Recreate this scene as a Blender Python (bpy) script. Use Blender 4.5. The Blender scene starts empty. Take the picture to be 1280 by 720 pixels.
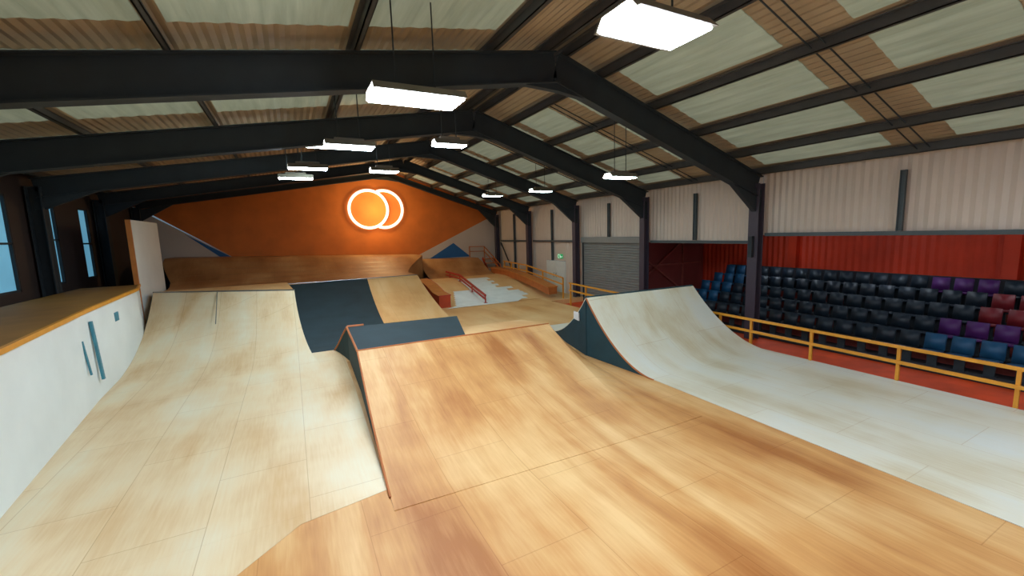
import bpy, bmesh, math, random
from mathutils import Vector, Matrix
random.seed(4)
S = bpy.context.scene
COL = S.collection
PI = math.pi

# ------------------------------------------------------------------ helpers
def lin(c):
    r = []
    for v in c:
        v = v / 255.0
        r.append(v / 12.92 if v <= 0.04045 else ((v + 0.055) / 1.055) ** 2.4)
    return (r[0], r[1], r[2], 1.0)

def new_mat(name):
    m = bpy.data.materials.new(name); m.use_nodes = True
    nt = m.node_tree
    return m, nt, nt.nodes['Principled BSDF']

def mat(name, c, rough=0.6, metal=0.0, emit=0.0, ecol=None, vary=0.12, scale=4.0, bump=0.0):
    m, nt, b = new_mat(name)
    N, L = nt.nodes, nt.links
    tc = N.new('ShaderNodeTexCoord')
    no = N.new('ShaderNodeTexNoise'); no.inputs['Scale'].default_value = scale; no.inputs['Detail'].default_value = 4
    L.new(tc.outputs['Object'], no.inputs['Vector'])
    rp = N.new('ShaderNodeValToRGB')
    c0 = lin(c)
    rp.color_ramp.elements[0].position = 0.3; rp.color_ramp.elements[1].position = 0.7
    rp.color_ramp.elements[0].color = (c0[0]*(1-vary), c0[1]*(1-vary), c0[2]*(1-vary), 1)
    rp.color_ramp.elements[1].color = (min(1, c0[0]*(1+vary)), min(1, c0[1]*(1+vary)), min(1, c0[2]*(1+vary)), 1)
    L.new(no.outputs['Fac'], rp.inputs['Fac']); L.new(rp.outputs['Color'], b.inputs['Base Color'])
    b.inputs['Roughness'].default_value = rough; b.inputs['Metallic'].default_value = metal
    if emit:
        b.inputs['Emission Color'].default_value = lin(ecol or c); b.inputs['Emission Strength'].default_value = emit
    if bump:
        bp = N.new('ShaderNodeBump'); bp.inputs['Strength'].default_value = bump
        L.new(no.outputs['Fac'], bp.inputs['Height']); L.new(bp.outputs['Normal'], b.inputs['Normal'])
    return m

def ply(name, cols, rough=0.45, bandx=1.1, sheet=(1.22, 2.44), joint=0.8, streak=0.5, off=0.0):
    """plywood sheets laid along world Y: each strip has its own tone, broad worn streaks, fine grain and thin joints"""
    m, nt, b = new_mat(name)
    N, L = nt.nodes, nt.links
    geo = N.new('ShaderNodeNewGeometry')
    mp = N.new('ShaderNodeMapping'); mp.inputs['Location'].default_value = (off, off * .7, 0)
    L.new(geo.outputs['Position'], mp.inputs['Vector'])
    # broad streaks stretched along Y
    m1 = N.new('ShaderNodeMapping'); m1.inputs['Scale'].default_value = (1 / bandx, 0.13, 0.4)
    L.new(mp.outputs[0], m1.inputs['Vector'])
    n1 = N.new('ShaderNodeTexNoise'); n1.inputs['Scale'].default_value = 1.6; n1.inputs['Detail'].default_value = 3; n1.inputs['Distortion'].default_value = .4
    L.new(m1.outputs[0], n1.inputs['Vector'])
    # blotches
    n2 = N.new('ShaderNodeTexNoise'); n2.inputs['Scale'].default_value = 0.55; n2.inputs['Detail'].default_value = 3
    L.new(mp.outputs[0], n2.inputs['Vector'])
    # grain
    m3 = N.new('ShaderNodeMapping'); m3.inputs['Scale'].default_value = (14, 0.9, 3)
    L.new(mp.outputs[0], m3.inputs['Vector'])
    n3 = N.new('ShaderNodeTexNoise'); n3.inputs['Scale'].default_value = 2.0; n3.inputs['Detail'].default_value = 5
    L.new(m3.outputs[0], n3.inputs['Vector'])
    a = N.new('ShaderNodeMath'); a.operation = 'MULTIPLY_ADD'; a.inputs[1].default_value = streak
    L.new(n1.outputs['Fac'], a.inputs[0])
    a2 = N.new('ShaderNodeMath'); a2.operation = 'MULTIPLY'; a2.inputs[1].default_value = (1 - streak) * .75
    L.new(n2.outputs['Fac'], a2.inputs[0]); L.new(a2.outputs[0], a.inputs[2])
    a3 = N.new('ShaderNodeMath'); a3.operation = 'MULTIPLY_ADD'; a3.inputs[1].default_value = (1 - streak) * .25
    L.new(n3.outputs['Fac'], a3.inputs[0]); L.new(a.outputs[0], a3.inputs[2])
    rp = N.new('ShaderNodeValToRGB'); e = rp.color_ramp.elements
    e[0].position = .36; e[0].color = lin(cols[0]); e[1].position = .64; e[1].color = lin(cols[2])
    k = e.new(.5); k.color = lin(cols[1])
    L.new(a3.outputs[0], rp.inputs['Fac'])
    # sheets
    br = N.new('ShaderNodeTexBrick'); br.offset = .5; br.inputs['Scale'].default_value = 1
    br.inputs['Brick Width'].default_value = sheet[1]; br.inputs['Row Height'].default_value = sheet[0]
    br.inputs['Mortar Size'].default_value = .006; br.inputs['Mortar Smooth'].default_value = .2
    br.inputs['Color1'].default_value = (1, 1, 1, 1); br.inputs['Color2'].default_value = (.97, .965, .955, 1)
    br.inputs['Mortar'].default_value = (joint, joint * .9, joint * .8, 1)
    sw = N.new('ShaderNodeSeparateXYZ'); cb = N.new('ShaderNodeCombineXYZ')
    L.new(mp.outputs[0], sw.inputs[0]); L.new(sw.outputs['Y'], cb.inputs['X']); L.new(sw.outputs['X'], cb.inputs['Y'])
    L.new(cb.outputs[0], br.inputs['Vector'])
    mx = N.new('ShaderNodeMix'); mx.data_type = 'RGBA'; mx.blend_type = 'MULTIPLY'; mx.inputs['Factor'].default_value = 1
    L.new(rp.outputs['Color'], mx.inputs['A']); L.new(br.outputs['Color'], mx.inputs['B'])
    L.new(mx.outputs['Result'], b.inputs['Base Color'])
    b.inputs['Roughness'].default_value = rough
    b.inputs['Specular IOR Level'].default_value = .35
    return m

M = {}
M['ply_floor'] = ply('ply_floor', [(168, 106, 54), (204, 150, 90), (228, 188, 130)], bandx=1.0, off=3.1)
M['ply_fun'] = ply('ply_funbox', [(174, 112, 58), (206, 152, 92), (226, 186, 128)], bandx=.9, off=7.7)
M['ply_pale'] = ply('ply_pale', [(205, 168, 118), (224, 202, 162), (226, 218, 190)], bandx=1.5, off=1.3, joint=.75)
M['ply_white'] = ply('ply_white', [(206, 192, 158), (222, 218, 198), (222, 224, 214)], bandx=1.2, off=5.2, joint=.85, streak=.4)
M['ply_back'] = ply('ply_back', [(140, 90, 50), (172, 122, 76), (194, 150, 102)], bandx=1.8, off=9.4)
M['ply_far'] = ply('ply_far', [(208, 150, 90), (224, 176, 116), (232, 194, 138)], bandx=1.6, off=2.4)
M['ply_edge'] = mat('ply_edge', (176, 100, 46), .6)
M['white_floor'] = mat('white_floor_paint', (226, 232, 228), .5, vary=.06, scale=2)
M['dark_paint'] = mat('dark_green_paint', (24, 58, 66), .8, vary=.15, scale=2)
M['dark_ramp'] = mat('dark_ramp_surface', (32, 54, 60), .85, vary=.15, scale=1.5)
M['white_paint'] = mat('white_wall_paint', (226, 234, 232), .6, vary=.04, scale=1)
M['ledge_top'] = mat('ledge_deck_ply', (150, 104, 42), .6, vary=.2, scale=1.2)
M['steel'] = mat('dark_steel', (36, 44, 50), .7, vary=.15, scale=2)
M['steel_col'] = mat('column_steel', (66, 58, 70), .55, vary=.1, scale=2)
M['purlin'] = mat('purlin_steel', (62, 60, 58), .5, vary=.15, scale=3)
M['girt'] = mat('girt_steel', (70, 80, 84), .5, vary=.1, scale=3)
M['coping'] = mat('coping_steel', (150, 150, 150), .3, metal=.9)
M['roof_tan'] = mat('roof_liner', (160, 140, 112), .6, vary=.12, scale=.8)
M['clad'] = mat('white_cladding', (206, 190, 176), .6, vary=.05, scale=.6)
M['clad_dark'] = mat('dark_cladding', (52, 38, 34), .7, vary=.2, scale=.6)
M['orange_wall'] = mat('orange_wall', (206, 112, 42), .75, vary=.1, scale=1.2)
M['blue'] = mat('blue_wall_paint', (28, 92, 150), .6, vary=.06)
M['ring'] = mat('ring_tube', (240, 236, 225), .4, emit=1.3, ecol=(255, 236, 205))
M['red_metal'] = mat('red_metal', (176, 44, 34), .4, vary=.1)
M['red_wood'] = mat('red_wood', (178, 62, 26), .55, vary=.12)
M['red_floor'] = mat('red_floor', (225, 78, 26), .6, vary=.18, scale=1.5)
M['yellow'] = mat('yellow_rail_paint', (218, 148, 44), .45, vary=.08)
M['bench'] = mat('ledge_wood', (190, 116, 52), .55, vary=.1)
M['shutter'] = mat('shutter_grey', (128, 130, 128), .55, vary=.05, scale=2)
M['door'] = mat('door_white', (214, 218, 212), .5, vary=.04)
M['green_sign'] = mat('exit_sign_green', (40, 160, 96), .5, emit=.5, ecol=(40, 160, 96))
M['white_sign'] = mat('sign_white', (235, 240, 235), .5, emit=.4)
M['sticker'] = mat('sticker_white', (225, 225, 220), .5, vary=.03)
M['lamp_body'] = mat('lamp_body', (120, 112, 100), .5, metal=.3)
M['lamp_on'] = mat('lamp_diffuser', (235, 250, 250), .4, emit=56, ecol=(226, 240, 255))
M['lamp_dim'] = mat('lamp_diffuser_dim', (225, 245, 245), .4, emit=34, ecol=(214, 244, 248))
M['seat_navy'] = mat('seat_navy', (20, 34, 46), .5, vary=.15)
M['seat_blue'] = mat('seat_blue', (24, 76, 112), .5, vary=.12)
M['seat_purple'] = mat('seat_purple', (78, 30, 96), .5, vary=.12)
M['seat_red'] = mat('seat_maroon', (118, 26, 34), .5, vary=.12)
M['tread'] = mat('bleacher_tread', (34, 34, 40), .7, vary=.2)
M['riser'] = mat('bleacher_riser', (120, 40, 30), .7, vary=.2)
M['red_wall'] = mat('red_cladding', (222, 62, 26), .6, vary=.12, scale=1)
M['maroon_wall'] = mat('maroon_panel', (142, 62, 56), .65, vary=.12, scale=1)
M['frame_red'] = mat('frame_red', (168, 84, 72), .5)
M['seam'] = mat('teal_seam', (60, 130, 150), .5)
M['window_glow'] = mat('window_daylight', (120, 170, 190), .3, emit=.55, ecol=(96, 160, 190), vary=.3, scale=.7)
M['annex_roof'] = mat('annex_roof', (90, 46, 40), .7)

# translucent rooflight sheet: daylight comes through it
def rooflight_mat():
    m, nt, b = new_mat('rooflight_sheet'); N, L = nt.nodes, nt.links
    geo = N.new('ShaderNodeNewGeometry'); mp = N.new('ShaderNodeMapping'); mp.inputs['Scale'].default_value = (5, .5, 1)
    L.new(geo.outputs['Position'], mp.inputs[0])
    n = N.new('ShaderNodeTexNoise'); n.inputs['Scale'].default_value = 1.5; n.inputs['Detail'].default_value = 3; L.new(mp.outputs[0], n.inputs['Vector'])
    rp = N.new('ShaderNodeValToRGB'); rp.color_ramp.elements[0].position = .3; rp.color_ramp.elements[1].position = .7
    rp.color_ramp.elements[0].color = lin((128, 136, 118)); rp.color_ramp.elements[1].color = lin((148, 156, 138))
    L.new(n.outputs['Fac'], rp.inputs['Fac']); L.new(rp.outputs[0], b.inputs['Base Color']); L.new(rp.outputs[0], b.inputs['Emission Color'])
    b.inputs['Emission Strength'].default_value = .3; b.inputs['Roughness'].default_value = .5
    return m
M['rooflight'] = rooflight_mat()

def link(name, me, m, parent=None):
    o = bpy.data.objects.new(name, me); COL.objects.link(o)
    if m is not None:
        for x in (m if isinstance(m, (list, tuple)) else [m]): me.materials.append(M[x])
    if parent: o.parent = parent
    return o

def obj(name, bm, m, parent=None, smooth=False):
    bmesh.ops.recalc_face_normals(bm, faces=bm.faces[:])
    me = bpy.data.meshes.new(name); bm.to_mesh(me); bm.free()
    if smooth:
        for p in me.polygons: p.use_smooth = True
    return link(name, me, m, parent)

def tag(o, label, cat, group=None):
    o['label'] = label; o['category'] = cat
    if group: o['group'] = group
    return o

def thing(name, label, cat, loc=(0, 0, 0), group=None):
    o = bpy.data.objects.new(name, None); COL.objects.link(o); o.location = loc
    return tag(o, label, cat, group)

def struct(name, bm, m, parent=None):
    o = obj(name, bm, m, parent)
    if not parent: o['kind'] = 'structure'
    return o

def B(): return bmesh.new()

def box(bm, x0, x1, y0, y1, z0, z1, mi=0, bev=0):
    vs = [bm.verts.new(p) for p in [(x0,y0,z0),(x1,y0,z0),(x1,y1,z0),(x0,y1,z0),(x0,y0,z1),(x1,y0,z1),(x1,y1,z1),(x0,y1,z1)]]
    fs = [bm.faces.new([vs[i] for i in f]) for f in [(0,3,2,1),(4,5,6,7),(0,1,5,4),(1,2,6,5),(2,3,7,6),(3,0,4,7)]]
    for f in fs: f.material_index = mi
    if bev:
        es = list({e for f in fs for e in f.edges})
        bmesh.ops.bevel(bm, geom=es, offset=bev, segments=2, affect='EDGES', profile=.5)
    return bm

def bar(bm, a, b, w, h=None, upv=(0, 0, 1)):
    """rectangular bar from a to b: w across, h along the up direction"""
    h = h or w; a, b = Vector(a), Vector(b); d = (b - a).normalized(); u = Vector(upv)
    if abs(d.dot(u)) > .98: u = Vector((0, 1, 0))
    s = d.cross(u).normalized(); u = s.cross(d).normalized()
    v = []
    for p in (a, b):
        for i, j in ((-1,-1),(1,-1),(1,1),(-1,1)): v.append(bm.verts.new(p + s*i*w/2 + u*j*h/2))
    for f in [(0,1,2,3),(7,6,5,4),(0,4,5,1),(1,5,6,2),(2,6,7,3),(3,7,4,0)]: bm.faces.new([v[i] for i in f])
    return bm

def tube(bm, pts, r, n=10):
    rings = []
    pts = [Vector(p) for p in pts]
    for i, p in enumerate(pts):
        d = (pts[min(i+1, len(pts)-1)] - pts[max(i-1, 0)]).normalized()
        u = Vector((0, 0, 1)) if abs(d.z) < .9 else Vector((0, 1, 0))
        s = d.cross(u).normalized(); u = s.cross(d)
        rings.append([bm.verts.new(p + (s*math.cos(k*2*PI/n) + u*math.sin(k*2*PI/n))*r) for k in range(n)])
    for A, C in zip(rings, rings[1:]):
        for k in range(n): bm.faces.new((A[k], A[(k+1) % n], C[(k+1) % n], C[k]))
    bm.faces.new(rings[0]); bm.faces.new(rings[-1][::-1])
    return bm

def ibeam(bm, a, b, h, w, sidev, tf=.03, tw=.02):
    """I section from a to b; web stands in the plane normal to sidev"""
    a, b = Vector(a), Vector(b); d = (b-a).normalized(); s = Vector(sidev).normalized(); u = d.cross(s).normalized()
    bar(bm, a, b, tw, h, u)
    for q in (1, -1): bar(bm, a + u*q*(h/2 - tf/2), b + u*q*(h/2 - tf/2), w, tf, u)
    return bm

def loft(bm, left, right, n=1, mi=0):
    """surface strip between two polylines of equal length"""
    cols = []
    for l, r in zip(left, right):
        l, r = Vector(l), Vector(r)
        cols.append([bm.verts.new(l.lerp(r, i/n)) for i in range(n+1)])
    for A, C in zip(cols, cols[1:]):
        for i in range(n):
            f = bm.faces.new((A[i], A[i+1], C[i+1], C[i])); f.material_index = mi
    return bm

def sheet(left, right, th=.03, n=1):
    """a bent sheet with thickness, its top on the given lines"""
    bm = B()
    dn = Vector((0, 0, -th))
    m = len(left); T = []; Bt = []
    for l, r in zip(left, right):
        T.append((bm.verts.new(l), bm.verts.new(r))); Bt.append((bm.verts.new(Vector(l)+dn), bm.verts.new(Vector(r)+dn)))
    for i in range(m-1):
        bm.faces.new((T[i][0], T[i][1], T[i+1][1], T[i+1][0])); bm.faces.new((Bt[i][0], Bt[i+1][0], Bt[i+1][1], Bt[i][1]))
        bm.faces.new((T[i][0], T[i+1][0], Bt[i+1][0], Bt[i][0])); bm.faces.new((T[i][1], Bt[i][1], Bt[i+1][1], T[i+1][1]))
    bm.faces.new((T[0][0], Bt[0][0], Bt[0][1], T[0][1])); bm.faces.new((T[-1][0], T[-1][1], Bt[-1][1], Bt[-1][0]))
    return bm

def side(pts, out, z0=0.0, th=.03):
    """side panel under a polyline, down to z0, thickened along out; built as a strip of quads"""
    bm = B(); out = Vector(out)*th
    A = []
    for p in pts:
        p = Vector(p); q = Vector((p.x, p.y, z0)); t = p - Vector((0, 0, .032))
        if t.z < z0 + .004: t.z = z0 + .004
        A.append([bm.verts.new(v) for v in (t, q, q+out, t+out)])
    for a, c in zip(A, A[1:]):
        for i in range(4): bm.faces.new((a[i], a[(i+1) % 4], c[(i+1) % 4], c[i]))
    bm.faces.new(A[0]); bm.faces.new(A[-1][::-1])
    return bm

def arc_profile(y_lip, y_foot, z_lip, n=12, power=2.0, z0=0.0):
    """quarter-pipe like curve from the foot (flat) up to the lip: list of (y, z) from lip to foot"""
    out = []
    for i in range(n+1):
        t = i / n
        out.append((y_lip + (y_foot - y_lip)*t, z0 + (z_lip - z0)*(1-t)**power))
    return out

def prism(bm, poly, axis, a, b, mi=0):
    """extrude a 2D polygon along an axis ('X': poly is (y,z); 'Y': (x,z); 'Z': (x,y))"""
    def mk(p, t):
        return {'X': (t, p[0], p[1]), 'Y': (p[0], t, p[1]), 'Z': (p[0], p[1], t)}[axis]
    v0 = [bm.verts.new(mk(p, a)) for p in poly]; v1 = [bm.verts.new(mk(p, b)) for p in poly]
    n = len(poly); fs = [bm.faces.new(v0), bm.faces.new(v1[::-1])]
    for i in range(n): fs.append(bm.faces.new((v0[i], v1[i], v1[(i+1) % n], v0[(i+1) % n])))
    for f in fs: f.material_index = mi
    return bm

# ------------------------------------------------------------------ dimensions
XR, XL = 14.25, -7.3           # side walls
RX = 6.0                       # ridge
YB, YF = 29.7, -6.0            # far gable, wall behind the viewer
def zr(x): return 8 - .33*(x-RX) if x >= RX else 8 + .155*(x-RX)
FR = [29.25, 24.4, 19.2, 14.1, 9.0, -.8]   # portal frames

# ------------------------------------------------------------------ floor
bm = B()
box(bm, XL, 12.02, YF, YB, -.25, 0)
floor = struct('floor', bm, 'ply_floor')
bm = B(); box(bm, 1.0, 12.02, 13.3, 19.9, .001, .004); struct('floor_middle_boards', bm, 'ply_far')
# paler boards laid flush on the deck
bm = B(); prism(bm, [(-4.6, 6.0), (.95, 6.05), (1.25, 14.95), (.0, 15.0), (-4.7, 18.5)], 'Z', .002, .006)
prism(bm, [(-4.6, 6.0), (.95, 6.05), (-.2, 5.85), (-1.6, 4.6), (-1.9, 3.4), (-4.2, 3.0)][::-1], 'Z', .002, .005)
struct('floor_pale_boards', bm, 'ply_pale')
bm = B(); prism(bm, [(7.28, YF), (12.0, YF), (12.2, 7.75), (7.6, 7.7)], 'Z', .002, .012)
struct('floor_run_out', bm, 'ply_white')
bm = B(); box(bm, 12.02, 14.35, YF, 18.9, -.5, -.25)
struct('floor_side_aisle', bm, 'red_floor')
bm = B(); box(bm, 12.02, 14.35, 18.9, YB, -.5, 0)
struct('floor_entrance', bm, 'ply_far')
bm = B(); box(bm, 14.35, 20.6, YF, 16.2, -.5, -.25)
struct('floor_annex', bm, 'tread')

# ------------------------------------------------------------------ far gable wall (orange between two white corners)
Y0, Y1 = YB, YB+.15
def poly_wall(bm, pts, mi, y0=Y0, y1=Y1): prism(bm, pts, 'Y', y0, y1, mi)
bm = B()
zt = .15
poly_wall(bm, [(-6.9, 5.55), (-7.3, 5.7), (-7.3, zr(-7.3)+zt), (RX, 8+zt), (XR, zr(XR)+zt), (XR, 5.15), (7.73, 2.2), (7.73, 0), (-3.07, 0), (-3.07, 2.8)], 0)
poly_wall(bm, [(-7.3, 0), (-3.07, 0), (-3.07, 2.8), (-7.3, 5.7)], 1)
poly_wall(bm, [(7.73, 0), (XR, 0), (XR, 5.15), (7.73, 2.2)], 1)
bm2 = bm
poly_wall(bm2, [(8.75, 2.0), (11.9, 2.0), (10.6, 3.05)], 2, YB-.012, YB)
poly_wall(bm2, [(-5.2, 4.18), (-3.0, 2.72), (-3.55, 2.72)], 2, YB-.012, YB)
struct('wall_far', bm2, ['orange_wall', 'clad', 'blue'])
bm = B(); prism(bm, [(XL, -.25), (XL, zr(XL)+zt), (RX, 8+zt), (XR, zr(XR)+zt), (XR, -.25)], 'Y', YF-.15, YF)
struct('wall_behind', bm, 'clad')

# ------------------------------------------------------------------ side walls
# left wall of dark cladding with window openings
def wall_with_holes(x0, x1, y0, y1, z0, z1, holes):
    bm = B(); y = y0
    for (a, b_, c, d) in sorted(holes):
        if a > y: box(bm, x0, x1, y, a, z0, z1)
        box(bm, x0, x1, a, b_, z0, c); box(bm, x0, x1, a, b_, d, z1); y = b_
    box(bm, x0, x1, y, y1, z0, z1)
    return bm
LH = [(9.6, 12.2, 2.4, 5.3), (15.0, 18.1, 2.4, 5.3), (20.1, 21.0, 2.4, 5.5), (22.9, 23.8, 2.4, 5.2)]
struct('wall_left', wall_with_holes(XL-.15, XL, YF, YB+.15, -.25, zr(XL)+.1, LH), 'clad_dark')
for i, (a, b_, c, d) in enumerate(LH):
    bm = B(); box(bm, XL-.12, XL-.09, a, b_, c, d)
    w = struct('window_%d' % (i+1), bm, 'window_glow')
    bm = B()
    for z in (c+.03, (c+d)/2, d-.03): box(bm, XL-.10, XL-.01, a, b_, z-.03, z+.03)
    n = max(1, round((b_-a)/1.3))
    for k in range(n+1):
        yy = a + .03 + (b_-a-.06)*k/n; box(bm, XL-.10, XL-.01, yy-.03, yy+.03, c, d)
    obj('window_frame', bm, 'steel', w)

def corrugated(x, y0, y1, z0, z1, step=.2, dep=.03, th=.02):
    """vertical ribbed sheet in a plane of constant x"""
    bm = B(); n = max(2, int((y1-y0)/step)*2); F = []
    for i in range(n+1):
        y = y0 + (y1-y0)*i/n; xx = x + (dep if i % 2 else 0)
        F.append((bm.verts.new((xx, y, z0)), bm.verts.new((xx, y, z1)), bm.verts.new((xx+th, y, z1)), bm.verts.new((xx+th, y, z0))))
    for a, c in zip(F, F[1:]):
        for i in range(4): bm.faces.new((a[i], a[(i+1) % 4], c[(i+1) % 4], c[i]))
    bm.faces.new(F[0]); bm.faces.new(F[-1][::-1])
    return bm
struct('wall_right_upper', corrugated(XR, 9.0, YB, 3.05, zr(XR)+.14), 'clad')
struct('wall_right_near', corrugated(XR, YF, 8.98, 3.32, zr(XR)+.14), 'clad')
struct('wall_right_lower', corrugated(XR, 22.75, YB, -.1, 3.05), 'clad')
struct('wall_right_corner', corrugated(XR, 18.95, 20.65, -.1, 3.05), 'clad')
bm = B(); box(bm, XR, XR+.06, 20.65, 22.75, 1.9, 3.05); struct('wall_right_over_door', bm, 'clad')
for i, (a, b_) in enumerate([(20.67, 21.69), (21.71, 22.73)]):
    bm = B(); box(bm, XR-.02, XR+.04, a, b_, 0.01, 1.88, bev=.004)
    d = struct('door_%d' % (i+1), bm, 'door')
    bm = B(); y = b_-.12 if i == 0 else a+.12
    tube(bm, [(XR-.03, y, .9), (XR-.09, y, .9), (XR-.09, y, 1.15), (XR-.03, y, 1.15)], .012); obj('door_handle', bm, 'steel', d)
bm = B()
n = 26
for k in range(n):
    z = -.2 + k*(3.2/n)
    prism(bm, [(XR+.02, z), (XR-.02, z+.03), (XR-.02, z+.09), (XR+.02, z+3.2/n), (XR+.06, z+3.2/n), (XR+.06, z)], 'Y', 14.25, 18.95)
s_ = struct('door_3', bm, 'shutter')
bm = B(); box(bm, XR-.16, XR-.03, 14.25, 18.95, 3.0, 3.3, bev=.02); obj('shutter_housing', bm, 'shutter', s_)
bm = B(); box(bm, XR-.07, XR-.03, 14.25, 14.33, -.2, 3.0); box(bm, XR-.07, XR-.03, 18.87, 18.95, -.2, 3.0); obj('guide_rail', bm, 'steel', s_)

# right wall steelwork: girts and intermediate posts
GI = [(24.65, 29.0), (19.45, 24.2), (9.2, 13.9), (-.6, 8.8)]
for a, b_ in GI:
    bm = B(); zg = 3.34 if a < 0 else 3.08; bar(bm, (XR-.09, a, zg), (XR-.09, b_, zg), .09, .11)
    tag(obj('wall_girt', bm, 'girt'), {24.65: 'dark horizontal wall rail in the farthest bay of the white side wall', 19.45: 'dark horizontal wall rail above the white double doors',
        9.2: 'dark horizontal wall rail above the maroon end panel', -.6: 'dark horizontal wall rail over the bleacher opening, nearest the viewer'}[a], 'wall rail', 'horizontal rails of the right wall')
PO = [(26.8, 0, 'thin dark wall post in the farthest bay, beside the diagonal brace'), (21.9, 1.92, 'thin dark wall post ending on the white double doors'),
      (16.7, 3.3, 'thin teal wall post above the grey roller shutter'), (11.6, 3.15, 'thin teal wall post above the opening, beyond the large near column'),
      (5.25, 3.4, 'thin teal wall post above the seats, nearest the viewer')]
for y, z0, lab in PO:
    bm = B(); ibeam(bm, (XR-.1, y, z0), (XR-.1, y, zr(XR)-.32), .12, .11, (1, 0, 0), .015, .015)
    tag(obj('wall_post', bm, 'girt'), lab, 'wall post', 'thin posts of the right wall')
bm = B(); bar(bm, (XR-.18, 28.85, 2.95), (XR-.18, 27.1, .95), .07)
tag(obj('wall_brace', bm, 'steel'), 'dark diagonal brace rod low on the far white wall', 'brace')
# running man exit sign over the doors
t = thing('exit_sign', 'small green running man exit sign above the white double doors', 'sign', (XR-.03, 21.15, 2.05))
bm = B(); box(bm, -.03, 0, -.26, .26, 0, .26, bev=.006); obj('sign_panel', bm, 'green_sign', t)
bm = B(); F = -.036
prism(bm, [(.06, .02), (.2, .02), (.2, .24), (.06, .24), (.06, .21), (.17, .21), (.17, .05), (.06, .05)][::-1], 'X', F, -.031)
bar(bm, (F+.003, -.02, .17), (F+.003, -.06, .09), .004, .05, (0, 1, 0)); bar(bm, (F+.003, -.06, .09), (F+.003, 0, .03), .004, .025, (0, 1, 0))
bar(bm, (F+.003, -.06, .1), (F+.003, -.14, .06), .004, .025, (0, 1, 0)); bar(bm, (F+.003, -.03, .16), (F+.003, .05, .13), .004, .02, (0, 1, 0))
prism(bm, [(-.01+.024*math.cos(k*PI/5), .205+.024*math.sin(k*PI/5)) for k in range(10)], 'X', F, -.031)
prism(bm, [(-.24, .11), (-.2, .15), (-.2, .125), (-.15, .125), (-.15, .095), (-.2, .095), (-.2, .07)], 'X', F, -.031)
obj('sign_symbol', bm, 'white_sign', t)

# ------------------------------------------------------------------ roof: ribbed liner sheets with translucent strips
def roof_slope(name, xs, xe, m):
    bm = B(); n = int(abs(xe-xs)/.17)*2; F = []
    for i in range(n+1):
        x = xs + (xe-xs)*i/n; z = zr(x) + .15 + (.03 if (i//1) % 2 else 0)
        F.append((bm.verts.new((x, YF, z)), bm.verts.new((x, YB+.1, z)), bm.verts.new((x, YB+.1, z+.03)), bm.verts.new((x, YF, z+.03))))
    for a, c in zip(F, F[1:]):
        for i in range(4): bm.faces.new((a[i], a[(i+1) % 4], c[(i+1) % 4], c[i]))
    bm.faces.new(F[0]); bm.faces.new(F[-1][::-1])
    return struct(name, bm, m)
roof_slope('ceiling_right', RX, XR+.1, 'roof_tan')
roof_slope('ceiling_left', XL-.1, RX, 'roof_tan')
PR = [6.25, 7.32, 9.1, 10.85, 12.5, 13.85]
PL = [5.75, 4.3, 1.4, -1.5, -4.2, -6.9]
def strip(x0, x1, y0, y1):
    bm = B(); k = 6 if x1-x0 > 1 else 4; k = max(2, int((x1-x0)/.16)); F = []
    for i in range(k+1):
        x = x0 + (x1-x0)*i/k; z = zr(x) + .128 + (.018 if i % 2 else 0)
        F.append((bm.verts.new((x, y0, z)), bm.verts.new((x, y1, z)), bm.verts.new((x, y1, z+.02)), bm.verts.new((x, y0, z+.02))))
    for a, c in zip(F, F[1:]):
        for i in range(4): bm.faces.new((a[i], a[(i+1) % 4], c[(i+1) % 4], c[i]))
    bm.faces.new(F[0]); bm.faces.new(F[-1][::-1])
    return bm
wn = 5
bays = [(FR[i+1], FR[i]) for i in range(5)]
for (a, b_) in bays:
    W = b_-a
    segs = [(a+.25, a+W*.36), (a+W*.58, b_-.25)] if W < 6 else [(a+.4, a+2.1), (a+3.3, a+5.0), (a+6.2, a+W-.35)]
    for si, (c, d) in enumerate(segs):
        for j in range(1, 5):
            if (j == 4 and si == 0): continue
            struct('window_%d' % wn, strip(PR[j]+.12, PR[j+1]-.12, c, d), 'rooflight'); wn += 1
    # left slope: one wide strip of rooflights, mostly over the nearer bays
for (c, d) in [(9.5, 13.5), (5.6, 8.4), (15.0, 18.4), (2.0, 4.6)]:
    for j in range(1, 5):
        struct('window_%d' % wn, strip(PL[j+1]+.15, PL[j]-.15, c, d), 'rooflight'); wn += 1

# purlins, one beam each, running the length of the hall
plab = {}
for j, x in enumerate(PR+PL):
    bm = B(); z = zr(x)
    h = .2
    # Z section
    box(bm, x-.012, x+.012, YF+.1, YB-.05, z-.1, z+.1); box(bm, x-.012, x+.09, YF+.1, YB-.05, z-.1, z-.085); box(bm, x-.09, x+.012, YF+.1, YB-.05, z+.085, z+.1)
    box(bm, x+.075, x+.09, YF+.1, YB-.05, z-.1, z-.06)
    o = obj('roof_purlin', bm, 'purlin')
    ordn = ['first', 'second', 'third', 'fourth', 'fifth', 'sixth']
    s = 'right' if j < 6 else 'left'
    tag(o, 'long dark roof purlin, %s one down from the ridge on the %s roof slope' % (ordn[j % 6], s), 'purlin', 'purlins of the %s roof slope' % s)
# pairs of sag rods between the purlins, mid bay on the right slope
for bi, (a, b_) in enumerate(bays):
    W = b_-a
    for m_ in ([a+W*.47] if W < 6 else [a+2.7, a+5.6]):
        for dy in (-.12, .12):
            for j in range(1, 5):
                x0, x1 = PR[j]+.02, PR[j+1]-.02
                bm = B(); tube(bm, [(x0, m_+dy, zr(x0)-.02), (x1, m_+dy, zr(x1)-.02)], .016, 6)
                tag(obj('sag_rod', bm, 'steel'), 'thin dark sag rod, one of a close pair joining purlins of the right roof slope', 'rod', 'sag rods of the right roof slope')

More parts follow.
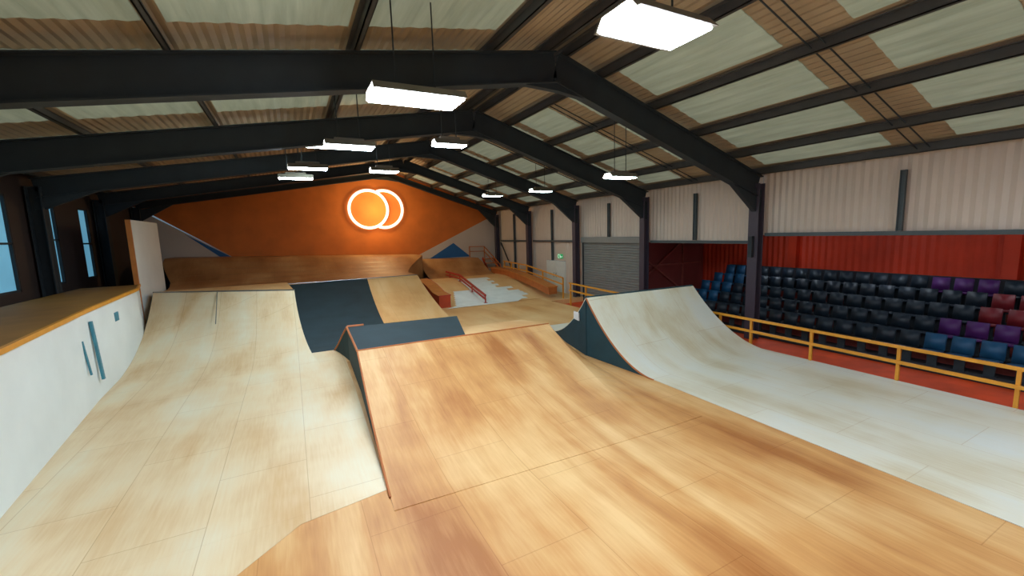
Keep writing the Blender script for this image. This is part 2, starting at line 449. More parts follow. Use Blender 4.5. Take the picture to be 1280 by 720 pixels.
# portal frames
fl = ['against the orange gable wall', 'second from the orange gable wall', 'third from the gable, beside the white double doors', 'fourth from the gable, at the near side of the roller shutter',
      'fifth from the gable, its column standing before the bleachers', 'standing behind the viewer']
for i, y in enumerate(FR):
    t = thing('portal_frame', 'dark steel portal frame ' + fl[i], 'portal frame', (0, y, 0), 'steel portal frames')
    big = .34 if i == 4 else .28
    cx = 13.95; zb = -.24 if i > 2 else .0
    bm = B(); ibeam(bm, (cx, 0, zb), (cx, 0, zr(cx)-.35), .30, big, (0, 1, 0), .03, .03); obj('column', bm, 'steel_col', t)
    bm = B(); ibeam(bm, (-7.05, 0, 0), (-7.05, 0, zr(-7.05)-.35), .36, big+.1, (0, 1, 0), .03, .03); obj('column', bm, 'steel', t)
    off = -.45; dp_ = {0: .34, 1: .5, 2: .6}.get(i, .7); off = -.1 - dp_/2; q_ = -.1 - dp_ + .02
    bm = B(); ibeam(bm, (RX, 0, 8+off), (cx, 0, zr(cx)+off), dp_, .26, (0, 1, 0), .03, .03); obj('rafter', bm, 'steel', t)
    bm = B(); ibeam(bm, (RX, 0, 8+off), (-7.05, 0, zr(-7.05)+off), dp_, .3, (0, 1, 0), .03, .03); obj('rafter', bm, 'steel', t)
    # haunches
    bm = B(); prism(bm, [(cx-.1, zr(cx)-1.3), (cx+.1, zr(cx)-1.3), (cx+.1, zr(cx)-.55), (cx-1.5, zr(cx-1.5)+q_)], 'Y', -.08, .08); obj('haunch', bm, 'steel', t)
    bm = B(); prism(bm, [(RX-1.0, zr(RX-1)+q_), (RX, 8+q_-.2), (RX+1.0, zr(RX+1)+q_), (RX, 8+q_+.1)], 'Y', -.08, .08); obj('apex_haunch', bm, 'steel', t)
    bm = B(); prism(bm, [(-7.1, 4.9), (-6.9, 4.9), (-5.4, zr(-5.4)+q_), (-7.1, zr(-7.1)-.5)], 'Y', -.08, .08); obj('haunch', bm, 'steel', t)
    if i == 4:
        bm = B(); prism(bm, [(cx-.28, 2.6), (cx-.15, 2.6), (cx-.15, 3.3), (cx-.28, 3.3)], 'Y', -.06, .06); obj('cleat', bm, 'steel', t)

# ------------------------------------------------------------------ lamps
def lamp(x, y, z, label, dim=False, L=1.15, W=.42, rot=0.0, warm=False):
    t = thing('high_bay_lamp', label, 'lamp', (x, y, z), 'high bay lamps under the roof')
    t.rotation_euler.z = rot
    bm = B()
    prism(bm, [(-W/2, 0), (-W/2-.05, 0), (-W/2+.07, .13), (W/2-.07, .13), (W/2+.05, 0), (W/2, 0), (W/2-.09, .11), (-W/2+.09, .11)], 'X', -L/2, L/2)
    obj('lamp_hood', bm, 'lamp_body', t)
    bm = B(); box(bm, -L/2+.02, L/2-.02, -W/2+.01, W/2-.01, -.02, .06, bev=.015); obj('diffuser', bm, 'lamp_dim' if dim else 'lamp_on', t)
    bm = B(); box(bm, -L*.3, L*.3, -.07, .07, .125, .2, bev=.01); obj('ballast_box', bm, 'lamp_body', t)
    top = zr(x) - .02 - z
    for s in (-1, 1):
        bm = B(); tube(bm, [(s*L*.22, 0, .19), (s*L*.22, 0, top)], .012, 6); obj('hanger_rod', bm, 'steel', t)
    return t
lamp(2.0, 7.0, 5.85, 'large bright lamp hanging left of the middle of the picture', L=1.45, W=.7)
lamp(3.65, 3.55, 5.78, 'very bright lamp nearest the viewer at the top of the picture', L=1.1, W=.6)
lamp(1.44, 10.87, 5.8, 'bright lamp hanging behind and below the large bright one', L=1.1, W=.5)
lamp(.68, 14.5, 5.8, 'bright lamp over the dark ramp, third back in the left row', L=1.1)
lamp(.38, 16.9, 5.8, 'slim bright lamp farthest left in front of the orange wall', L=1.1)
lamp(3.59, 9.97, 5.8, 'small bright lamp under the ridge, right of the large bright one', L=.8, W=.35)
lamp(2.95, 14.6, 5.8, 'bright lamp just above the glowing rings', L=.9)
lamp(1.0, 16.0, 6.75, 'lamp mounted high between the left rafters', L=.9, dim=True)
lamp(9.0, 10.1, 5.22, 'dim hooded lamp hanging in front of the roller shutter bay', dim=True, L=1.0)
lamp(10.1, 16.5, 5.45, 'dim hooded lamp on the right slope, middle of its row', dim=True, L=1.0)
lamp(9.6, 20.5, 5.6, 'dim hooded lamp on the right slope, farthest of its row', dim=True, L=1.0)
for x, y, w in ((2.2, 1.0, 'left'), (7.5, -2.0, 'right')):  # lamps out of view, added as fill for surfaces facing the viewer
    lamp(x, y, 5.6, 'unseen fill lamp added behind the viewer on the %s' % w, L=1.3, W=.6)
lamp(-3.4, 3.0, 5.5, 'unseen fill lamp added behind the viewer beside the left wall', L=1.3, W=.6)
lamp(10.2, -1.0, 5.4, 'unseen fill lamp added behind the viewer over the pale run-out', L=1.3, W=.6)

# ------------------------------------------------------------------ glowing double ring sign on the gable
pl = bpy.data.lights.new('ring_halo_fill', 'POINT'); pl.energy = 260; pl.color = (1, .72, .34); pl.shadow_soft_size = .7  # added point light before the wall, spreads a warm halo around the rings
po = bpy.data.objects.new('ring_halo_fill', pl); COL.objects.link(po); po.location = (5.2, YB-1.45, 5.5)
t = thing('ring_sign', 'glowing white sign of two overlapping rings on the orange gable wall', 'sign', (4.78, YB-.22, 5.5))
def ring(cx, a0, a1, R=1.22, r=.09, n=64, yo=0.0):
    bm = B(); full = abs(a1-a0) >= 2*PI-.01; pts = []
    m = n if full else n+1; Rg = []
    for i in range(m):
        a = a0 + (a1-a0)*i/n
        c = Vector((cx + R*math.cos(a), yo, R*math.sin(a))); d = Vector((math.cos(a), 0, math.sin(a)))
        Rg.append([bm.verts.new(c + d*r*math.cos(k*PI/4) + Vector((0, 1, 0))*r*math.sin(k*PI/4)) for k in range(8)])
    pr = list(zip(Rg, Rg[1:])) + ([(Rg[-1], Rg[0])] if full else [])
    for A, C in pr:
        for k in range(8): bm.faces.new((A[k], A[(k+1) % 8], C[(k+1) % 8], C[k]))
    if not full: bm.faces.new(Rg[0]); bm.faces.new(Rg[-1][::-1])
    return bm
obj('ring', ring(0, 0, 2*PI), 'ring', t, True)
hd = .98; aa = math.acos(-hd/2/1.22)
obj('ring', ring(hd, -aa+.09, aa-.09, R=1.22), 'ring', t, True)
bm = B()
for cx, a in ((0, 1.9), (0, 3.3), (0, 4.6), (hd, .5), (hd, -.7)):
    c = Vector((cx+1.22*math.cos(a), .08, 1.22*math.sin(a))); bar(bm, c, c + Vector((0, .12, 0)), .04)
obj('wall_bracket', bm, 'steel', t)

# ------------------------------------------------------------------ left wall bank: white wall, ledge deck, tall white panels
path = [(-3.1, -1.0), (-3.55, 4.5), (-3.9, 8.2), (-4.42, 13.4), (-4.75, 18.6), (-5.16, 20.55)]
ZT = 2.2
t = thing('side_barrier', 'long white painted barrier wall along the left side of the ramps', 'barrier', (0, 0, 0))
bm = B()
A = []
for x, y in path: A.append([bm.verts.new(p) for p in ((x, y, 0), (x-.04, y, ZT-.05), (x-.16, y, ZT-.05), (x-.16, y, 0))])
for a, c in zip(A, A[1:]):
    for i in range(4): bm.faces.new((a[i], a[(i+1) % 4], c[(i+1) % 4], c[i]))
bm.faces.new(A[0]); bm.faces.new(A[-1][::-1]); obj('wall_face', bm, 'white_paint', t)
dp = path
td = thing('ledge_deck', 'brown plywood ledge deck on top of the white left barrier, with an orange edge', 'deck', (0, 0, 0))
obj('deck_boards', sheet([(-6.83, y, ZT) for x, y in dp], [(x, y, ZT) for x, y in dp], .05), 'ledge_top', td)
bm = B()
A = []
for x, y in dp: A.append([bm.verts.new(p) for p in ((x+.03, y, ZT-.06), (x+.03, y, ZT+.03), (x-.04, y, ZT+.03), (x-.04, y, ZT-.06))])
for a, c in zip(A, A[1:]):
    for i in range(4): bm.faces.new((a[i], a[(i+1) % 4], c[(i+1) % 4], c[i]))
bm.faces.new(A[0]); bm.faces.new(A[-1][::-1]); obj('edge_trim', bm, 'yellow', td)
bm = B(); bar(bm, (-4.36, 13.6, .45), (-4.43, 13.6, 1.9), .05, .09, (0, 1, 0)); obj('seam_strip', bm, 'seam', t)
bm = B(); bar(bm, (-4.33, 12.9, .75), (-4.4, 12.9, 1.55), .03, .05, (0, 1, 0)); obj('seam_strip', bm, 'seam', t)
t = thing('wallride_panel', 'tall white wallride panel standing at the far end of the white barrier', 'wallride', (0, 0, 0))
bm = B(); a, c = Vector((-5.2, 20.75, 0)), Vector((-5.22, 24.4, 0))
v = [a, c, c+Vector((-.14, 0, 0)), a+Vector((-.14, 0, 0))]
lo = [bm.verts.new(p) for p in v]; hi = [bm.verts.new(p + Vector((0, 0, 4.62))) for i, p in enumerate(v)]
bm.faces.new(lo); bm.faces.new(hi[::-1])
for i in range(4): bm.faces.new((lo[i], lo[(i+1) % 4], hi[(i+1) % 4], hi[i]))
obj('panel', bm, 'white_paint', t)
bm = B(); bar(bm, (-5.27, 20.68, 0), (-5.27, 20.68, 4.62), .14, .1, (0, 1, 0)); obj('end_post', bm, 'bench', t)
bm = B(); box(bm, -4.62, -4.585, 15.7, 16.0, 1.55, 1.8, bev=.004)
tag(obj('notice_board', bm, 'seam'), 'small teal notice fixed high on the white left barrier', 'notice')
bm = B(); bm.free()

# ------------------------------------------------------------------ back bank (across the left and middle) and its deck
t = thing('back_bank', 'wide brown plywood bank across the far end below the orange wall', 'ramp', (0, 0, 0))
xl, xr_ = -5.05, 7.6
prof = [(29.62, 1.0), (27.4, 1.0), (26.9, .84), (26.2, .58), (25.5, .36), (24.8, .17), (24.2, .05), (23.8, 0), (21.9, 0)]
zb = 1.66
Lp = [(xl - .7*max(0, min(1, (y-24.6)/2.2)), y, zb + (2.93-zb)*k) for y, k in prof]; Rp = [(xr_ - (1-k)*1.85, y, zb + (2.40-zb)*k) for y, k in prof]
obj('riding_surface', sheet(Lp, Rp, .03), 'ply_back', t)
obj('side_panel', side(Rp, (-1, 0, 0)), 'ply_back', t)
obj('side_panel', side(Lp, (1, 0, 0)), 'dark_paint', t)
# dark + plywood ramp under the deck
t = thing('landing_ramp', 'half dark, half pale plywood ramp descending in the middle distance', 'ramp', (0, 0, 0))
pr = arc_profile(21.85, 14.95, 1.66, 14, 1.75)
def xs(z, a, b_): return a + (b_-a)*(1 - z/1.66)
L0 = [(xs(z, -.25, .2), y+ .15*z/1.66, z+.004) for y, z in pr]
Mid = [(xs(z, 3.22, 3.02), y, z+.004) for y, z in pr]
R0 = [(xs(z, 5.7, 5.75), y-.1*z/1.66, z+.004) for y, z in pr]
obj('dark_surface', sheet(L0, Mid, .03), 'dark_ramp', t)
obj('plywood_surface', sheet(Mid, R0, .03), 'ply_far', t)
obj('side_panel', side(R0, (-1, 0, 0)), 'dark_paint', t)
obj('side_panel', side(L0, (1, 0, 0)), 'dark_paint', t)
bm = B(); tube(bm, [L0[0], Mid[0], R0[0]], .03); obj('coping', bm, 'coping', t)

# left pale ramp
t = thing('left_ramp', 'wide pale plywood quarter ramp beside the white left barrier', 'ramp', (0, 0, 0))
pr = arc_profile(0, 1, 1.8, 16, 2.3)
L0 = []; R0 = []
for s_, z in pr:
    L0.append((-4.95 + .5*s_, 21.2 + (14.2-21.2)*s_, z+.006)); R0.append((-.02 + .55*s_**1.5, 17.9 + (13.0-17.9)*s_, z+.006))
obj('riding_surface', sheet(L0, R0, .03), 'ply_pale', t)
obj('side_panel', side(R0, (-1, 0, 0)), 'dark_paint', t)
dk_l = [(-5.1, 21.75, 1.78), (-4.95, 21.25, 1.78)]; dk_r = [(-.3, 21.75, 1.78), (-.02, 17.95, 1.78)]
obj('deck', sheet(dk_l, dk_r, .04), 'ply_far', t)
bm = B(); tube(bm, [L0[0], R0[0]], .03); obj('coping', bm, 'coping', t)
bm = B(); bar(bm, (-2.65, 19.55, 1.79), (-2.5, 17.3, .93), .02, .03); obj('joint_strip', bm, 'girt', t)

# ------------------------------------------------------------------ middle funbox: front bank, dark deck, right hip
t = thing('funbox', 'large brown plywood funbox ramp in the centre with a dark painted top', 'ramp', (0, 0, 0))
pr = arc_profile(10.5, 5.5, 1.0, 16, 1.55)
L0 = []; R0 = []
for y, z in pr:
    k = (10.5-y)/5.0
    L0.append((1.2 - .27*k, y, z+.008)); R0.append((6.5 - .85*k, y-.15, z+.008))
obj('front_bank', sheet(L0, R0, .03), 'ply_floor', t)
obj('side_panel', side(L0, (1, 0, 0)), 'dark_paint', t)
# hip bank to the right, down to the foot of the roll-in
E = []
for y, z in pr:
    k = (10.5-y)/5.0; E.append((7.45 - 1.2*max(0, k-.5), y - .15 + (1-k)*.0, .010))
mid = []
for a, c in zip(R0, E): mid.append((a[0]*.5+c[0]*.5, a[1]*.5+c[1]*.5, a[2]*.34+.003))
obj('hip_bank', sheet(R0, mid, .01), 'ply_floor', t); obj('hip_bank_toe', sheet(mid, E, .004), 'ply_floor', t)
# dark deck + raised far edge
obj('dark_deck', sheet([(1.2, 10.52, 1.006), (1.28, 13.3, 1.05)], [(3.95, 10.48, 1.006), (4.6, 12.9, 1.05)], .03), 'dark_ramp', t)
obj('plywood_deck', sheet([(3.96, 10.47, 1.006), (4.45, 12.3, .8), (4.9, 15.4, .02)], [(6.5, 10.35, 1.006), (6.6, 12.2, .8), (6.9, 15.2, .02)], .02), 'ply_far', t)
bl = [(1.28, 13.32, 1.05), (1.2, 13.9, .72), (1.1, 14.5, .3), (1.0, 14.9, .02)]
brr = [(4.6, 12.92, 1.05), (4.65, 13.4, .72), (4.7, 13.9, .3), (4.75, 14.3, .02)]
obj('rear_bank', sheet(bl, brr, .02), 'dark_ramp', t)
obj('side_panel', side([(1.2, 10.52, 1.0), (1.28, 13.3, 1.04)] + bl, (1, 0, 0)), 'dark_paint', t)
bm = B(); tube(bm, [L0[0], R0[0]], .022); obj('front_coping', bm, 'ply_edge', t)
bm = B(); tube(bm, [(L0[i][0]-.005, L0[i][1], L0[i][2]-.01) for i in range(len(L0)-1)], .02); obj('edge_strip', bm, 'ply_edge', t)
bm = B(); tube(bm, [(1.195, 10.52, 1.0), (1.27, 13.3, 1.05), bl[1], bl[2], bl[3]], .03); obj('edge_strip', bm, 'ply_edge', t)
bm = B(); tube(bm, [(1.28, 13.32, 1.055), (1.75, 13.27, 1.055)], .045); obj('edge_strip', bm, 'ply_edge', t)

# ------------------------------------------------------------------ right roll-in with dark green side and white riding surface
t = thing('roll_in_ramp', 'tall pale plywood roll-in ramp with dark green side, right of centre', 'ramp', (0, 0, 0))
pr = arc_profile(9.85, 7.3, 1.72, 18, 1.9)
L0 = [(7.5 + .08*(9.85-y)/2.5, y, z+.014) for y, z in pr]
R0 = [(11.75 + .4*(9.85-y)/2.55, y-.2+ .1*(9.85-y)/2.5, z+.014) for y, z in pr]
obj('riding_surface', sheet(L0, R0, .03), 'ply_white', t)
pb = arc_profile(9.85, 13.9, 1.72, 14, 2.3)
Lb = [(7.5 + .95*(y-9.95)/3.95, y, z+.014) for y, z in pb]; Rb = [(11.75, y-.2, z+.014) for y, z in pb]
obj('rear_surface', sheet(Lb, Rb, .03), 'ply_white', t)
obj('side_panel', side(L0, (1, 0, 0)), 'dark_paint', t); obj('side_panel', side(Lb, (1, 0, 0)), 'dark_paint', t)
obj('side_panel', side(R0, (-1, 0, 0)), 'dark_paint', t)
bm = B(); tube(bm, [(7.5, 9.9, 1.735), (11.75, 9.7, 1.735)], .035); obj('coping', bm, 'dark_paint', t)
bm = B(); tube(bm, [(x-.01, y, z-.015) for x, y, z in L0], .022); obj('edge_strip', bm, 'ply_edge', t)
bm = B(); box(bm, 7.47-.01, 7.5, 10.25, 10.62, .98, 1.22, bev=.003)
for v in bm.verts: v.co.x += (v.co.y-9.95)*.24 - .03
tag(obj('side_sticker', bm, 'sticker'), 'small white notice on the dark green side of the roll-in ramp', 'notice')

# ------------------------------------------------------------------ far street section: low bank, white paint, ledge, rails
t = thing('low_bank', 'low wide plywood bank rising to the far platform on the right', 'ramp', (0, 0, 0))
bk = [(20.0, .012), (20.4, .03), (21, .12), (22, .36), (23, .62), (24, .84), (24.8, .93), (26.2, .93)]
def zbank(y):
    for (a, za), (b_, zb_) in zip(bk, bk[1:]):
        if a <= y <= b_: return za + (zb_-za)*(y-a)/(b_-a)
    return .012 if y < 20 else .93
xlk = lambda y: 6.35 + max(0, (y-20))*.0
obj('riding_surface', sheet([(6.4, y, z) for y, z in bk], [(13.1, y, z) for y, z in bk], .012), 'ply_far', t)
obj('side_panel', side([(13.1, y, z) for y, z in bk], (-1, 0, 0)), 'bench', t)
bm = B()
def patch(bm, poly):
    vs = [bm.verts.new((x, y, zbank(y)+.006)) for x, y in poly]; bm.faces.new(vs)
for y0 in [20.4+.3*i for i in range(14)]:
    y1 = y0+.3
    # jagged outline by row
    f = (y0-20.4)/4.2
    jl = 7.3 + f*1.3 if f < .45 else 8.0 + f*.4
    jr = 11.7 - f*1.2 + (.35 if int((y0-20.4)/.6) % 2 else -.2)
    if y0 > 22.3: jl = 8.9; jr = 10.9 - (.3 if int(y0*3) % 2 else 0)
    patch(bm, [(jl, y0), (jr, y0), (jr, y1), (jl, y1)])
patch(bm, [(6.6, 19.99), (10.6, 19.9), (11.1, 20.4), (7.3, 20.4)])
obj('white_paint_patch', bm, 'white_floor', t)
# right back bank
t = thing('far_corner_bank', 'brown plywood bank in the far right corner under the blue painted triangle', 'ramp', (0, 0, 0))
pr = [(29.62, 2.05), (28.7, 2.05), (28.1, 1.72), (27.5, 1.42), (26.9, 1.16), (26.3, .98), (25.9, .935)]
obj('riding_surface', sheet([(7.65, y, z) for y, z in pr], [(12.1, y, z - (0.12 if z > 1.9 else 0)) for y, z in pr], .02), 'ply_back', t)
obj('side_panel', side([(12.1, y, z - (.12 if z > 1.9 else 0)) for y, z in pr], (-1, 0, 0)), 'dark_paint', t)

# red kinked flat rail
t = thing('grind_rail', 'red kinked metal grind rail standing on the white painted patch', 'rail', (0, 0, 0))
rx = 8.9
P3 = [(rx, 26.6, 1.27), (rx, 24.1, 1.22), (rx, 20.35, .42)]
bm = B()
for a, c in zip(P3, P3[1:]): bar(bm, a, c, .1, .09, (1, 0, 0))
obj('top_bar', bm, 'red_metal', t)
bm = B()
for a, c in zip(P3, P3[1:]): bar(bm, Vector(a)-Vector((0, 0, .2)), Vector(c)-Vector((0, 0, .2)), .07, .065, (1, 0, 0))
obj('lower_bar', bm, 'red_metal', t)
for y, zt_ in ((25.9, 1.27), (24.1, 1.22), (22.2, .81), (20.38, .42)):
    bm = B(); bar(bm, (rx, y, zbank(y)), (rx, y, zt_), .05); box(bm, rx-.09, rx+.09, y-.09, y+.09, zbank(y)+.001, zbank(y)+.015)
    obj('leg', bm, 'red_metal', t)
# red sided ledge
t = thing('grind_ledge', 'wooden grind ledge with red painted sides left of the red rail', 'ledge', (0, 0, 0))
yy = [20.3, 21.3, 22.4, 23.6, 24.4]
tp = [.66, .72, .98, 1.14, 1.16]
A = []; bm = B()
for y, z in zip(yy, tp): A.append([bm.verts.new(p) for p in ((6.35, y, zbank(y)-.01 if y > 20.4 else .02), (6.35, y, z-.02), (6.95, y, z-.02), (6.95, y, zbank(y)-.01 if y > 20.4 else .02))])
for a, c in zip(A, A[1:]):
    for i in range(4): bm.faces.new((a[i], a[(i+1) % 4], c[(i+1) % 4], c[i]))
bm.faces.new(A[0]); bm.faces.new(A[-1][::-1]); obj('body', bm, 'red_wood', t)
obj('top_board', sheet([(6.33, y, z) for y, z in zip(yy, tp)], [(6.97, y, z) for y, z in zip(yy, tp)], .03), 'bench', t)
bm = B(); tube(bm, [(6.97, y, z-.01) for y, z in zip(yy, tp)], .022); tube(bm, [(6.33, yy[0]-.01, tp[0]-.01), (6.97, yy[0]-.01, tp[0]-.01)], .022); obj('edge_angle', bm, 'red_metal', t)

# long ledge down the right side
t = thing('side_ledge', 'long low brown wooden ledge running down the right side under a rail', 'ledge', (0, 0, 0))
yy = [19.5, 21.2, 22.9, 24.2, 27.0]; tp = [.66, .93, 1.16, 1.26, 1.3]
A = []; bm = B()
for y, z in zip(yy, tp): A.append([bm.verts.new(p) for p in ((12.3, y, z-.42), (12.3, y, z-.05), (12.85, y, z-.05), (12.85, y, z-.42))])
for a, c in zip(A, A[1:]):
    for i in range(4): bm.faces.new((a[i], a[(i+1) % 4], c[(i+1) % 4], c[i]))
bm.faces.new(A[0]); bm.faces.new(A[-1][::-1]); obj('body', bm, 'ply_edge', t)
obj('top_board', sheet([(12.24, y, z) for y, z in zip(yy, tp)], [(12.9, y, z) for y, z in zip(yy, tp)], .05), 'bench', t)

# guard rails (yellow)
def guard(name, label, line, posts, gap=.36, mid=True, m='yellow', w=.07):
    t = thing(name, label, 'railing', (0, 0, 0))
    for nm, dz in (('top_rail', 0), ('mid_rail', -gap)):
        bm = B()
        for a, c in zip(line, line[1:]): bar(bm, Vector(a)+Vector((0, 0, dz)), Vector(c)+Vector((0, 0, dz)), w*.8, w)
        obj(nm, bm, m, t)
    for p, z0 in posts:
        bm = B(); bar(bm, (p[0]+.05, p[1], z0), (p[0]+.05, p[1], p[2]), w*.9, w*.9); obj('post', bm, m, t)
    return t
def on(line, y):
    for a, c in zip(line, line[1:]):
        if min(a[1], c[1]) <= y <= max(a[1], c[1]):
            k = (y-a[1])/(c[1]-a[1]); return (a[0]+(c[0]-a[0])*k, y, a[2]+(c[2]-a[2])*k)
ln = [(13.0, 26.4, 1.74), (13.0, 23.2, 1.62), (13.0, 19.15, 1.14)]
guard('guard_rail', 'yellow guard rail above the long ledge in front of the white doors', ln, [(on(ln, y), max(.0, zbank(y) if y > 20 else 0)) for y in (26.3, 25.3, 24.25, 23.2, 21.3, 19.2)])
ln = [(12.12, 17.3, 1.1), (12.1, 10.0, .88), (12.12, -4.5, .72)]
guard('guard_rail', 'long yellow guard rail between the pale run-out and the seating', ln, [(on(ln, y), -.05) for y in (17.25, 16.0, 14.0, 12.0, 10.2, 8.9, 7.85, 6.17, 4.32, 2.5, .6, -1.4, -3.4)])
ln = [(11.55, 29.0, 2.75), (12.7, 28.95, 2.72), (12.78, 28.4, 2.4), (12.85, 26.6, 1.5)]
t = thing('stair_rail', 'small brown handrail at the steps in the far right corner', 'railing', (0, 0, 0))
for nm, dz in (('top_rail', 0), ('mid_rail', -.35)):
    bm = B()
    for a, c in zip(ln, ln[1:]): bar(bm, Vector(a)+Vector((0, 0, dz)), Vector(c)+Vector((0, 0, dz)), .05, .06)
    obj(nm, bm, 'ply_edge', t)
for p, z0 in ((ln[0], 1.98), (ln[1], 1.0), (ln[3], .7)):
    bm = B(); bar(bm, (p[0]+.02, p[1], z0), (p[0]+.02, p[1], p[2]), .06); obj('post', bm, 'ply_edge', t)
t = thing('corner_steps', 'steep wooden steps in the far right corner below the handrail', 'steps', (0, 0, 0))
for k in range(6):
    z = 1.85 - k*.3; y = 28.3 - k*.3
    bm = B(); box(bm, 12.4, 13.3, y, y+.32, z-.05, z, bev=.004); obj('tread', bm, 'bench', t)
for x in (12.4, 13.27):
    bm = B(); bar(bm, (x, 28.6, 1.9), (x, 26.6, .07), .04, .2); obj('stringer', bm, 'red_wood', t)

# ------------------------------------------------------------------ annex with bleachers
bm = B(); F = corrugated(20.3, YF, 16.2, -.25, 3.5, .25, .04, .05); bm.free(); struct('wall_annex_back', F, 'red_wall')
bm = B(); box(bm, 14.35, 20.3, 16.05, 16.2, -.25, 3.4); struct('wall_annex_end', bm, 'maroon_wall')
bm = B(); box(bm, XR+.1, 20.5, YF, 16.2, 3.45, 3.55); struct('ceiling_annex', bm, 'annex_roof')
bm = B(); box(bm, XR+.1, 20.5, YF-.15, YF, -.25, 3.5); struct('wall_annex_near', bm, 'red_wall')
t = thing('end_truss', 'dull red cross braced frame on the annex end wall beside the column', 'bracing', (0, 0, 0))
for nm, segs in (('cross_brace', [((14.5, 15.95, .3), (18.6, 15.95, 3.0)), ((14.5, 15.95, 3.0), (18.6, 15.95, .3))]), ('frame_rail', [((14.5, 15.98, 1.75), (20, 15.98, 1.75)), ((14.5, 15.98, 2.95), (20, 15.98, 2.95))]), ('frame_post', [((14.6, 15.98, -.2), (14.6, 15.98, 3.3)), ((18.6, 15.98, -.2), (18.6, 15.98, 3.3))])):
    for a, c in segs:
        bm = B(); bar(bm, a, c, .07, .09, (0, 1, 0)); obj(nm, bm, 'frame_red', t)
for i, (y, lab) in enumerate([(11.2, 'farther'), (4.6, 'nearer')]):
    bm = B(); box(bm, 20.05, 20.3, y-.18, y+.18, 1.7, 3.4, bev=.01)
    tag(obj('wall_pier', bm, 'red_wall'), '%s red pier on the red wall above the bleachers' % lab, 'pier')
t = thing('bleacher_stand', 'stepped dark bleacher platform carrying the rows of seats', 'bleachers', (0, 0, 0))
NR = 5
for j in range(NR):
    x0 = 14.5 + .86*j; zt_ = -.2 + .29*j
    bm = B(); box(bm, x0, x0+.86, -3.5, 13.4, zt_-.05, zt_); obj('tread', bm, 'tread', t)
    bm = B(); box(bm, x0, x0+.03, -3.5, 13.4, max(-.25, zt_-.4), zt_-.05); obj('riser', bm, 'riser' , t)
bm = B(); prism(bm, [(14.5, -.25), (18.8, -.25), (18.8, .96)] + [p for j in range(NR-1, -1, -1) for p in ((14.5+.86*(j+1), -.2+.29*j), (14.5+.86*j, -.2+.29*j))], 'Y', 13.4, 13.45)
obj('end_panel', bm, 'seat_blue', t)

def seat_parts(root, m):
    bm = B()
    prism(bm, [(0, .40), (.36, .37), (.38, .41), (.36, .43), (0, .46)], 'Y', -.21, .21); 
    for v in bm.verts: v.co.x = v.co.x + .12
    bmesh.ops.bevel(bm, geom=bm.edges[:], offset=.012, segments=2, affect='EDGES'); obj('seat', bm, m, root, True)
    bm = B(); prism(bm, [(.50, .42), (.54, .42), (.62, .84), (.585, .85)], 'Y', -.215, .215)
    bmesh.ops.bevel(bm, geom=bm.edges[:], offset=.01, segments=2, affect='EDGES'); obj('backrest', bm, m, root, True)
    bm = B(); bar(bm, (.45, 0, 0), (.45, 0, .4), .05, .2, (0, 1, 0)); box(bm, .36, .54, -.14, .14, 0, .012); obj('pedestal', bm, 'steel', root)
protos = {}
def place_seat(kind, x, y, z, label, group):
    if kind not in protos:
        r = bpy.data.objects.new('stadium_chair', None); COL.objects.link(r); seat_parts(r, kind); protos[kind] = r
        c = r
    else:
        src = protos[kind]; c = src.copy(); COL.objects.link(c)
        for ch in list(src.children):
            d = ch.copy(); COL.objects.link(d); d.parent = c
    c.location = (x, y, z); tag(c, label, 'seat', group)
rown = ['front', 'second', 'third', 'fourth', 'topmost']
cn = {'seat_navy': 'dark navy', 'seat_blue': 'bright blue', 'seat_purple': 'purple', 'seat_red': 'maroon'}
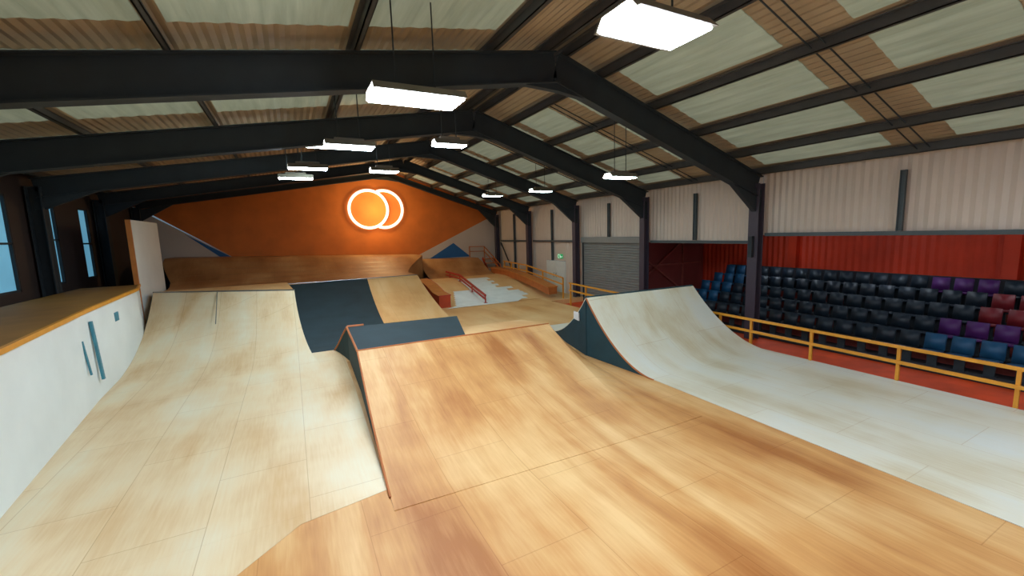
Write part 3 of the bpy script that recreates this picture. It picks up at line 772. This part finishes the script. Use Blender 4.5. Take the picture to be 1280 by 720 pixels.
for j in range(NR):
    for k in range(22):
        y = 13.1 - .53*k
        kind = 'seat_navy'
        if j == 0 and y < 4.9: kind = 'seat_blue'
        if j == 1 and y < 4.9: kind = 'seat_purple' if y > 3.2 else 'seat_red'
        if j == 2 and y < 4.3: kind = 'seat_red'
        if j == 3 and 4.6 > y > 3.4: kind = 'seat_red'
        if j >= 4 and y < 6.0: kind = 'seat_purple' if y > 4.6 else 'seat_navy'
        if y > 11.6: kind = 'seat_blue'
        if y < 2: continue
        place_seat(kind, 14.5+.86*j, y, -.2+.29*j, '%s plastic seat in the %s row of the bleachers%s' % (cn[kind], rown[j], ', at the far end' if y > 11.6 else ''), '%s %s seats of the %s row%s' % (cn[kind], 'bleacher', rown[j], ' far end' if y > 11.6 else ''))
bm = B(); box(bm, 18.84, 18.9, -3.5, 13.4, -.25, 1.75); box(bm, 18.84, 18.98, -3.5, 13.4, 1.75, 1.8)
tag(obj('back_barrier', bm, 'tread'), 'dark barrier board behind the topmost row of bleacher seats', 'barrier')

# ------------------------------------------------------------------ world and camera
w = bpy.data.worlds.new('world'); S.world = w; w.use_nodes = True
w.node_tree.nodes['Background'].inputs[0].default_value = lin((150, 180, 200)); w.node_tree.nodes['Background'].inputs[1].default_value = .3

cam = bpy.data.cameras.new('camera'); co = bpy.data.objects.new('camera', cam); COL.objects.link(co)
cam.sensor_fit = 'HORIZONTAL'; cam.sensor_width = 36; cam.lens = 36*530/1280; cam.clip_start = .05; cam.clip_end = 200
yaw, pit, rol = .476, .131, -.033
fw = Vector((math.sin(yaw)*math.cos(pit), math.cos(yaw)*math.cos(pit), -math.sin(pit)))
rt = Vector((math.cos(yaw), -math.sin(yaw), 0)); up = rt.cross(fw)
r2 = rt*math.cos(rol) + up*math.sin(rol); u2 = up*math.cos(rol) - rt*math.sin(rol)
mw = Matrix((r2, u2, -fw)).transposed().to_4x4(); mw.translation = Vector((0, 0, 3.7))
co.matrix_world = mw
S.camera = co
# unseen strip lights on the annex ceiling, there to brighten its red wall and aisle
for y in (2.5, 6.5, 10.5):
    t = thing('annex_fill_light', 'unseen fill strip light on the annex ceiling above the %s seats' % {2.5: 'nearest', 6.5: 'middle', 10.5: 'farthest'}[y], 'lamp', (17.6, y, 3.38), 'unseen fill lights above the bleachers')
    bm = B(); box(bm, -.06, .06, -.6, .6, 0, .07, bev=.01); obj('light_body', bm, 'lamp_body', t)
    bm = B(); box(bm, -.04, .04, -.58, .58, -.03, 0, bev=.01); obj('light_tube', bm, 'lamp_on', t)

vs = S.view_settings
S.display_settings.display_device = 'sRGB'
vs.view_transform = 'Standard'; vs.look = 'None'; vs.gamma = 1; vs.exposure = 0.35
try: vs.use_curve_mapping = False
except Exception: pass
